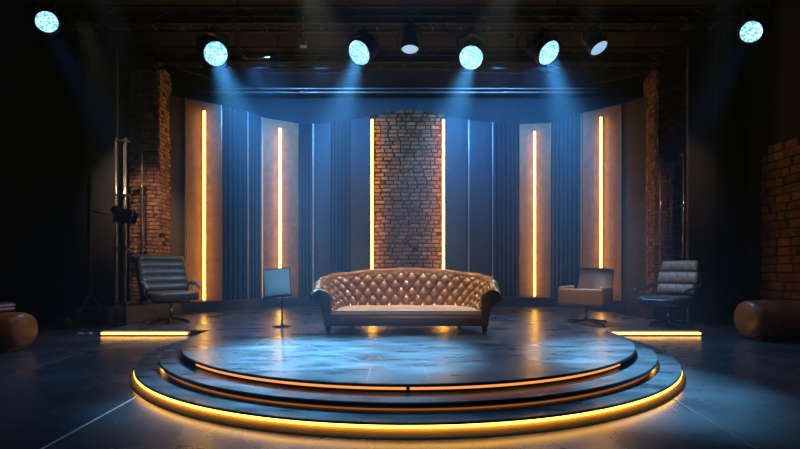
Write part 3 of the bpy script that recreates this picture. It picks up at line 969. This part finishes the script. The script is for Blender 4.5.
d = 7.6
fl = thing('studio_lamp', 'black studio lamp on a slim boom stand left of the pole stand', 'floor lamp', (X(90, d), d, 0))
hz = Z(211, d)
bm = NB(); add_cyl(bm, (0, 0, .3), (0, 0, hz + .04), .012); obj('pole', bm, 'rig', fl, True)
for k in range(3):
    a = 2 * PI * k / 3 + .3
    bm = NB(); add_tube(bm, [(0, 0, .62), (.32 * math.cos(a), .32 * math.sin(a), .012)], .012); obj('leg', bm, 'blackmetal', fl, True)
bm = NB(); add_cyl(bm, (0, 0, .58), (0, 0, .68), .03); add_cyl(bm, (0, 0, .28), (0, 0, .34), .024); obj('collar', bm, 'blackmetal', fl, True)
bm = NB(); add_cyl(bm, (-.06, 0, hz + .02), (X(113, d) - X(90, d), -.05, Z(216, d)), .010); obj('boom', bm, 'chrome', fl, True)
hc = Vector((X(121, d) - X(90, d), -.05, Z(213, d)))
ax = Vector((.55, -.25, -.35)).normalized()
bm = NB(); add_cyl(bm, hc - ax * .13, hc + ax * .02, .07, .10, 20); add_cyl(bm, hc + ax * .02, hc + ax * .13, .10, .15, 20, cap=False); obj('lamp_head', bm, 'blackmetal', fl, True)
u, v = frame(ax)
for s in (-1, 1):
    bm = NB()
    b = hc + ax * .13 + u * (.15 * s)
    q = [b - v * .12, b + v * .12, b + v * .10 + ax * .10 + u * .03 * s, b - v * .10 + ax * .10 + u * .03 * s]
    bm.faces.new([bm.verts.new(p) for p in q])
    bmesh.ops.solidify(bm, geom=bm.faces[:], thickness=.006)
    obj('barn_door', bm, 'blackmetal', fl)
bm = NB(); add_cushion(bm, (0, 0, 0), (.26, .14, .20), e=.6); 
o = obj('sandbag', bm, 'flat', smooth=True, loc=(X(74, d) - .12, d - .1, .10)); tag(o, 'small dark sandbag at the foot of the studio lamp', 'sandbag')

# loose things on the floor
for px, w, lab in ((80, .075, 'small pale plug lying left of the left floor light bar'), (90, .05, 'tiny pale scrap lying by the tip of the left floor light bar')):
    dd = 6.75
    bm = NB(); add_box(bm, (0, 0, .022), (w, .05, .044), .012, 3); add_cyl(bm, (w / 2, 0, .02), (w / 2 + .04, 0, .016), .008)
    tag(obj('pale_scrap', bm, 'paper', smooth=True, loc=(X(px, dd), dd, 0)), lab, 'scrap')  # small pale objects of no known kind
def cable(name, pts, r, label, m='shell'):
    # smooth through points
    P = [Vector(p) for p in pts]; out = []
    for i in range(len(P) - 1):
        p0, p1, p2, p3 = P[max(i - 1, 0)], P[i], P[i + 1], P[min(i + 2, len(P) - 1)]
        for k in range(8):
            t = k / 8
            out.append(.5 * ((2 * p1) + (p2 - p0) * t + (2 * p0 - 5 * p1 + 4 * p2 - p3) * t * t + (3 * p1 - p0 - 3 * p2 + p3) * t ** 3))
    out.append(P[-1])
    bm = NB(); add_tube(bm, out, r, 6)
    return tag(obj(name, bm, m, smooth=True), label, 'cable')
def fl_pts(lst, z=.0): 
    res = []
    for px, py in lst:
        dd = F * (CAMZ - z) / (py - HY); res.append((X(px, dd), dd, z + .012))
    return res
cable('floor_cable', fl_pts([(700, 322), (708, 319), (722, 323), (735, 321), (748, 326), (738, 329), (716, 325), (706, 328)], 0), .011, 'loose glossy cable on the floor right of the grey quilted chair')
cable('floor_cable', fl_pts([(126, 324), (138, 322), (150, 325), (163, 320), (158, 318), (143, 320), (132, 323)], PH), .011, 'loose glossy cable on the platform left of the black chair base')

# ================================================================ OVERHEAD RIG
def pipe(y_px, d, x0, x1, r, label, m='rig', tilt=0, sag=0):
    z = Z(y_px, d)
    t = thing('ceiling_pipe', label, 'pipe', (0, d, z))
    n = 24
    bm = NB()
    add_tube(bm, [(x0 + (x1 - x0) * i / n, 0, tilt * i / n - sag * math.sin(PI * i / n)) for i in range(n + 1)], r, 10)
    obj('pipe', bm, m, t, True)
    for k in range(5):
        xx = x0 + (x1 - x0) * (.04 + .23 * k)
        bm = NB(); add_cyl(bm, (xx, 0, 0), (xx, 0, 5.7 - z), .010, seg=6); obj('hanger', bm, 'rig', t, True)
pipe(92.3, 11.2, X(205, 11.2), X(598, 11.2), .022, 'steel pipe lowest above the wall panels', 'steel')
pipe(88.5, 10.9, X(230, 10.9), X(598, 10.9), .016, 'slim steel pipe just above the lowest pipe over the panels', 'steel')
pipe(73, 10.3, X(262, 10.3), X(560, 10.3), .02, 'steel pipe second row above the wall panels')
pipe(66.5, 9.9, X(275, 9.9), X(540, 9.9), .018, 'thin pipe crossing just below the spotlights')
pipe(54.3, 9.5, X(272, 9.5), X(590, 9.5), .016, 'thin pipe level with the spotlights behind them')

def truss(d, z, x0, x1, h, label, n=26, m='rig'):
    t = thing('lighting_truss', label, 'truss', (0, d, z))
    for dy, dz in ((-h / 2, 0), (h / 2, 0), (-h / 2, h), (h / 2, h)):
        bm = NB(); add_cyl(bm, (x0, dy, dz), (x1, dy, dz), .022, seg=8); obj('chord', bm, m, t, True)
    bm = NB()
    for i in range(n):
        xa = x0 + (x1 - x0) * i / n; xb = x0 + (x1 - x0) * (i + 1) / n
        s = i % 2
        for dy in (-h / 2, h / 2):
            add_cyl(bm, (xa, dy, h * s), (xb, dy, h * (1 - s)), .010, seg=6)
        add_cyl(bm, (xa, -h / 2, 0), (xa, h / 2, 0), .010, seg=6)
        add_cyl(bm, (xa, -h / 2 * (1 - 2 * s), 0), (xb, h / 2 * (1 - 2 * s), 0), .010, seg=6)
    obj('lattice', bm, m, t, True)
    for k in range(5):
        xx = x0 + (x1 - x0) * (.05 + .22 * k)
        bm = NB(); add_cyl(bm, (xx, 0, h), (xx, 0, 5.7 - z), .014, seg=6); obj('hanger', bm, m, t, True)
truss(7.2, 4.98, -6.0, 5.9, .26, 'long lattice truss carrying the four bright blue spotlights')
truss(8.9, 5.15, -5.6, 5.4, .28, 'rear lattice truss under the ceiling behind the spotlights', 24)
truss(5.9, 4.98, -5.6, 5.6, .24, 'front lattice truss carrying the two outer spotlights', 24)
for i, (dd, z) in enumerate(((8.1, 5.5), (9.6, 5.45), (6.7, 5.45))):
    bm = NB()
    add_box(bm, (0, 0, .08), (12.4, .09, .16), .01)
    tag(obj('ceiling_beam', bm, 'rig', loc=(0, dd, z + .09 if z < 5.5 else z + .04)), ['dark ceiling beam between the two rear trusses', 'dark ceiling beam nearest the back wall', 'dark ceiling beam over the front truss'][i], 'beam')
bm = NB()

# moving-head spotlights
def spotlight(px, py, d, dirv, diam, trussz, label, on=True, lens='lens'):
    x, z = X(px, d), Z(py, d)
    t = thing('stage_spotlight', label, 'spotlight', (x, d, z), group='lit blue spotlights on the trusses' if on else 'dim spotlights on the trusses')
    dv = Vector(dirv).normalized()
    q = dv.to_track_quat('-Z', 'Y').to_matrix()
    r = diam / 2
    bm = NB(); add_lathe(bm, [(0, .42), (r * .55, .40), (r * .8, .30), (r * .95, .16), (r * 1.12, .08), (r * 1.14, -.02), (r * 1.04, -.025), (r * 1.03, .015), (0, .02)], seg=32, rot=q)
    obj('head', bm, 'blackmetal', t, True)
    bm = NB()
    prof = [(0, -.005), (r * .6, -.002), (r * .98, .006), (r, .014), (0, .016)]
    # scalloped cluster of led cells around the rim
    add_lathe(bm, prof, seg=32, rot=q)
    ln = obj('lens', bm, lens, t, True)
    # cooling fins
    bm = NB()
    for k in range(4):
        add_lathe(bm, [(r * .7, .20 + k * .04), (r * 1.02, .20 + k * .04), (r * 1.02, .212 + k * .04), (r * .7, .212 + k * .04)], seg=24, rot=q)
    obj('cooling_fins', bm, 'rig', t, True)
    # yoke: U bracket from the head sides up to the truss
    cc = q @ Vector((0, 0, .18))
    top = trussz - z
    bm = NB()
    side = Vector((r * 1.3, 0, 0))
    add_tube(bm, [cc - side * .75, cc - side, cc - side + Vector((0, 0, (top - cc.z) * .6)), Vector((-.05, 0, top - .08)) + Vector((cc.x, cc.y, 0)), Vector((.05, 0, top - .08)) + Vector((cc.x, cc.y, 0)), cc + side + Vector((0, 0, (top - cc.z) * .6)), cc + side, cc + side * .75], .014, 8)
    obj('yoke', bm, 'rig', t, True)
    bm = NB(); add_box(bm, (cc.x, cc.y, top - .06), (.16, .10, .07), .01); add_cyl(bm, (cc.x, cc.y, top - .04), (cc.x, cc.y, top + .02), .03); obj('clamp', bm, 'blackmetal', t)
    return t, Vector((x, d, z)), dv

def spot(name, loc, dv, watts, col, size, blend=.5, rad=.06):
    L = bpy.data.lights.new(name, 'SPOT'); L.energy = watts; L.color = col
    L.spot_size = math.radians(size); L.spot_blend = blend; L.shadow_soft_size = rad
    o = bpy.data.objects.new(name, L); COL.objects.link(o)
    o.location = loc; o.rotation_euler = Vector(dv).to_track_quat('-Z', 'Y').to_euler()
    return o
BLUE = (.2, .6, 1.0)
main = [(216, 54, 7.0, (.56, -.68, -1), (.55, .5), 'lit blue spotlight second from the left, above the left glowing strips'),
        (359, 53, 7.0, (-.12, -.68, -1), (-.6, .45), 'lit blue spotlight directly above the left side of the brick pier'),
        (471, 58, 7.0, (-.30, -.68, -1), (-.15, .5), 'lit blue spotlight just right of the brick pier top'),
        (549, 53, 7.0, (-.05, -.68, -1), (.75, .5), 'lit blue spotlight left of the dim round spotlight at right')]
def facing(px, py, d, ab):
    v = (Vector((0, 0, CAMZ)) - Vector((X(px, d), d, Z(py, d)))).normalized()
    return v + Vector((ab[0], 0, -ab[1]))
for px, py, d, dv, ab, lab in main:
    t, p, v_ = spotlight(px, py, d, facing(px, py, d, ab), .37, 4.90, lab)
    spot('spot_beam', p + Vector(dv).normalized() * .04 + Vector((0, -.02, -.02)), dv, 7400, BLUE, 24, 1, .10)
for px, py, d, dv, ab, lab in ((47, 22, 5.9, (.62, -.1, -1), (.95, .8), 'lit blue spotlight at the upper left corner of the room'), (751, 32, 5.9, (-.62, -.1, -1), (-.9, .7), 'lit blue spotlight at the upper right corner of the room')):
    t, p, v_ = spotlight(px, py, d, facing(px, py, d, ab), .27, 4.90, lab)
    spot('spot_beam', p + Vector((0, -.03, -.03)), dv, 400, (.08, .36, 1), 19, .8, .10)
spotlight(410, 49, 7.0, (0, -.12, -1), .27, 4.90, 'dim round spotlight between the two middle blue spotlights', False, 'lensdim')
spotlight(599, 48, 7.0, facing(599, 48, 7.0, (.9, 1.4)), .27, 4.90, 'dim tilted spotlight right of the rightmost inner blue spotlight', False, 'lensdim')

# small rig clutter
d = 8.0
t = thing('cable_hook', 'brass coloured hook and short arm hanging right of the left inner spotlight', 'hook', (X(236, d), d, Z(30, d)))
bm = NB(); add_tube(bm, [(0, 0, .4), (0, 0, 0), (0, 0, -.15), (.03, 0, -.3), (.12, 0, -.45), (.2, 0, -.52)], .018, 8, [.008, .012, .02, .016, .014, .022]); obj('hook', bm, 'rigwarm', t, True)
bm = NB(); add_cyl(bm, (.2, 0, -.52), (.62, 0, -.50), .012); obj('arm', bm, 'rigwarm', t, True)
for px, py, s, lab in ((303, 43, .11, 'small grey junction box hanging left of the brick pier'), (426, 26, .07, 'small box clamped on the truss above the dim round spotlight'), (511, 37, .08, 'small box left of the spotlight beside the right strips'), (545, 20, .08, 'small brass fitting above the rightmost inner blue spotlight')):
    d = 8.0
    bm = NB(); add_box(bm, (0, 0, 0), (s * 1.1, s, s * 1.2), .008); add_cyl(bm, (0, 0, s * .5), (0, 0, 5.68 - Z(py, d)), .006, seg=6)
    tag(obj('junction_box', bm, 'rigwarm' if px == 545 else 'steel' if px == 303 else 'rig', loc=(X(px, d), d, Z(py, d))), lab, 'junction box')
def hung(p0, p1, d0, d1, sag, label):
    a = Vector((X(p0[0], d0), d0, Z(p0[1], d0))); b = Vector((X(p1[0], d1), d1, Z(p1[1], d1)))
    bm = NB(); add_tube(bm, [a.lerp(b, i / 16) - Vector((0, 0, sag * math.sin(PI * i / 16))) for i in range(17)], .010, 6)
    tag(obj('hanging_cable', bm, 'rig', smooth=True), label, 'cable')
hung((160, 62), (300, 92), 8.9, 10.9, .15, 'thin cable sagging from the left column top to the rear pipe')
hung((575, 85), (690, 58), 10.6, 8.9, .1, 'thin cable rising from the rear pipe to the right column')

# ================================================================ LIGHTING
# added blue light without fixtures by the rear truss, aimed at panels and wall
for px, w in ((256, 330), (318, 400), (500, 400), (546, 310)):
    spot('blue_wash', (X(px, 8.9), 8.9, 5.0), (0, 1, -.5), w, (.08, .38, .95), 125, .8, .15)
# added overhead blue light on the stage, no fixtures
for x in (-2.5, 2.5):
    spot('stage_wash', (x, 8.05, 4.9), (0, -.28, -1), 1000, (.14, .46, 1), 80, 1, .25)
spot('stage_wash', (0, 4.0, 5.2), (0, -.02, -1), 330, (.16, .50, 1), 66, 1, .2)
spot('stand_fill', (-2.0, 2.4, 4.6), (.25, 3.65, -3.7), 240, (.35, .7, 1), 9, 1, .08)  # added narrow blue fill that brightens the music stand board
# warm profile lamps over the sofa, hung on the front truss above the frame
spot('sofa_key', (-1.5, 6.1, 5.35), (1.3, -.25, -4.6), 1250, (1, .68, .36), 36, .6, .06)
spot('sofa_key', (1.5, 6.1, 5.35), (-1.3, -.25, -4.6), 800, (1, .72, .40), 36, .6, .06)
spot('sofa_front_fill', (0, -2.0, 3.6), (0, 7.4, -3.0), 480, (1, .58, .30), 17, .7, .1)  # added warm fill from behind the camera, not on the truss
# added fill light for the dark brick columns and chairs, no fixtures
spot('column_fill', (-4.6, 6.2, 4.6), (-.85, 2.7, -2.6), 700, (1, .62, .36), 34, 1, .1)
spot('column_fill', (4.6, 6.2, 4.6), (.8, 2.8, -2.6), 170, (1, .6, .36), 34, 1, .1)
spot('chair_fill', (-3.6, 5.0, 4.9), (-.6, 2.7, -4.2), 420, (.9, .88, .85), 26, 1, .1)
spot('chair_fill', (3.8, 5.0, 4.9), (.55, 2.35, -4.2), 480, (.9, .88, .85), 22, 1, .1)
spot('chair_fill', (2.2, 5.2, 4.9), (.75, 2.2, -4.2), 700, (1, .76, .5), 20, 1, .1)
# added low warm fill on the benches and side brick
spot('bench_fill', (4.4, 4.4, 4.4), (1.2, 2.2, -3.5), 50, (1, .55, .3), 50, 1, .1)
spot('bench_fill', (-4.2, 4.4, 4.4), (-.9, 1.4, -4.0), 90, (1, .5, .25), 36, 1, .1)
# blue light on the left floor
spot('floor_wash', (-3.3, 2.0, 5.0), (0, 1.5, -5), 160, (.12, .42, 1), 50, 1, .3)
# faint warm beams crossing the upper corners
spot('warm_beam', (7.2, 6.6, 4.9), (-1, .05, -.45), 18, (1, .5, .25), 22, .9, .2)
spot('warm_beam', (-7.4, 6.4, 4.5), (1, .05, -.5), 14, (1, .5, .25), 22, .9, .2)

# haze fills the room air
w = bpy.data.worlds.new('world'); SC.world = w; w.use_nodes = True
nt = w.node_tree
nt.nodes['Background'].inputs['Color'].default_value = (.02, .04, .08, 1)
nt.nodes['Background'].inputs['Strength'].default_value = .1
vs = nt.nodes.new('ShaderNodeVolumeScatter')
vs.inputs['Color'].default_value = (.38, .68, 1, 1)
vs.inputs['Density'].default_value = .0078
vs.inputs['Anisotropy'].default_value = .36
nt.links.new(vs.outputs['Volume'], nt.nodes['World Output'].inputs['Volume'])
SC.cycles.volume_bounces = 0
SC.cycles.max_bounces = 6
SC.cycles.use_denoising = True
SC.cycles.sample_clamp_indirect = 4
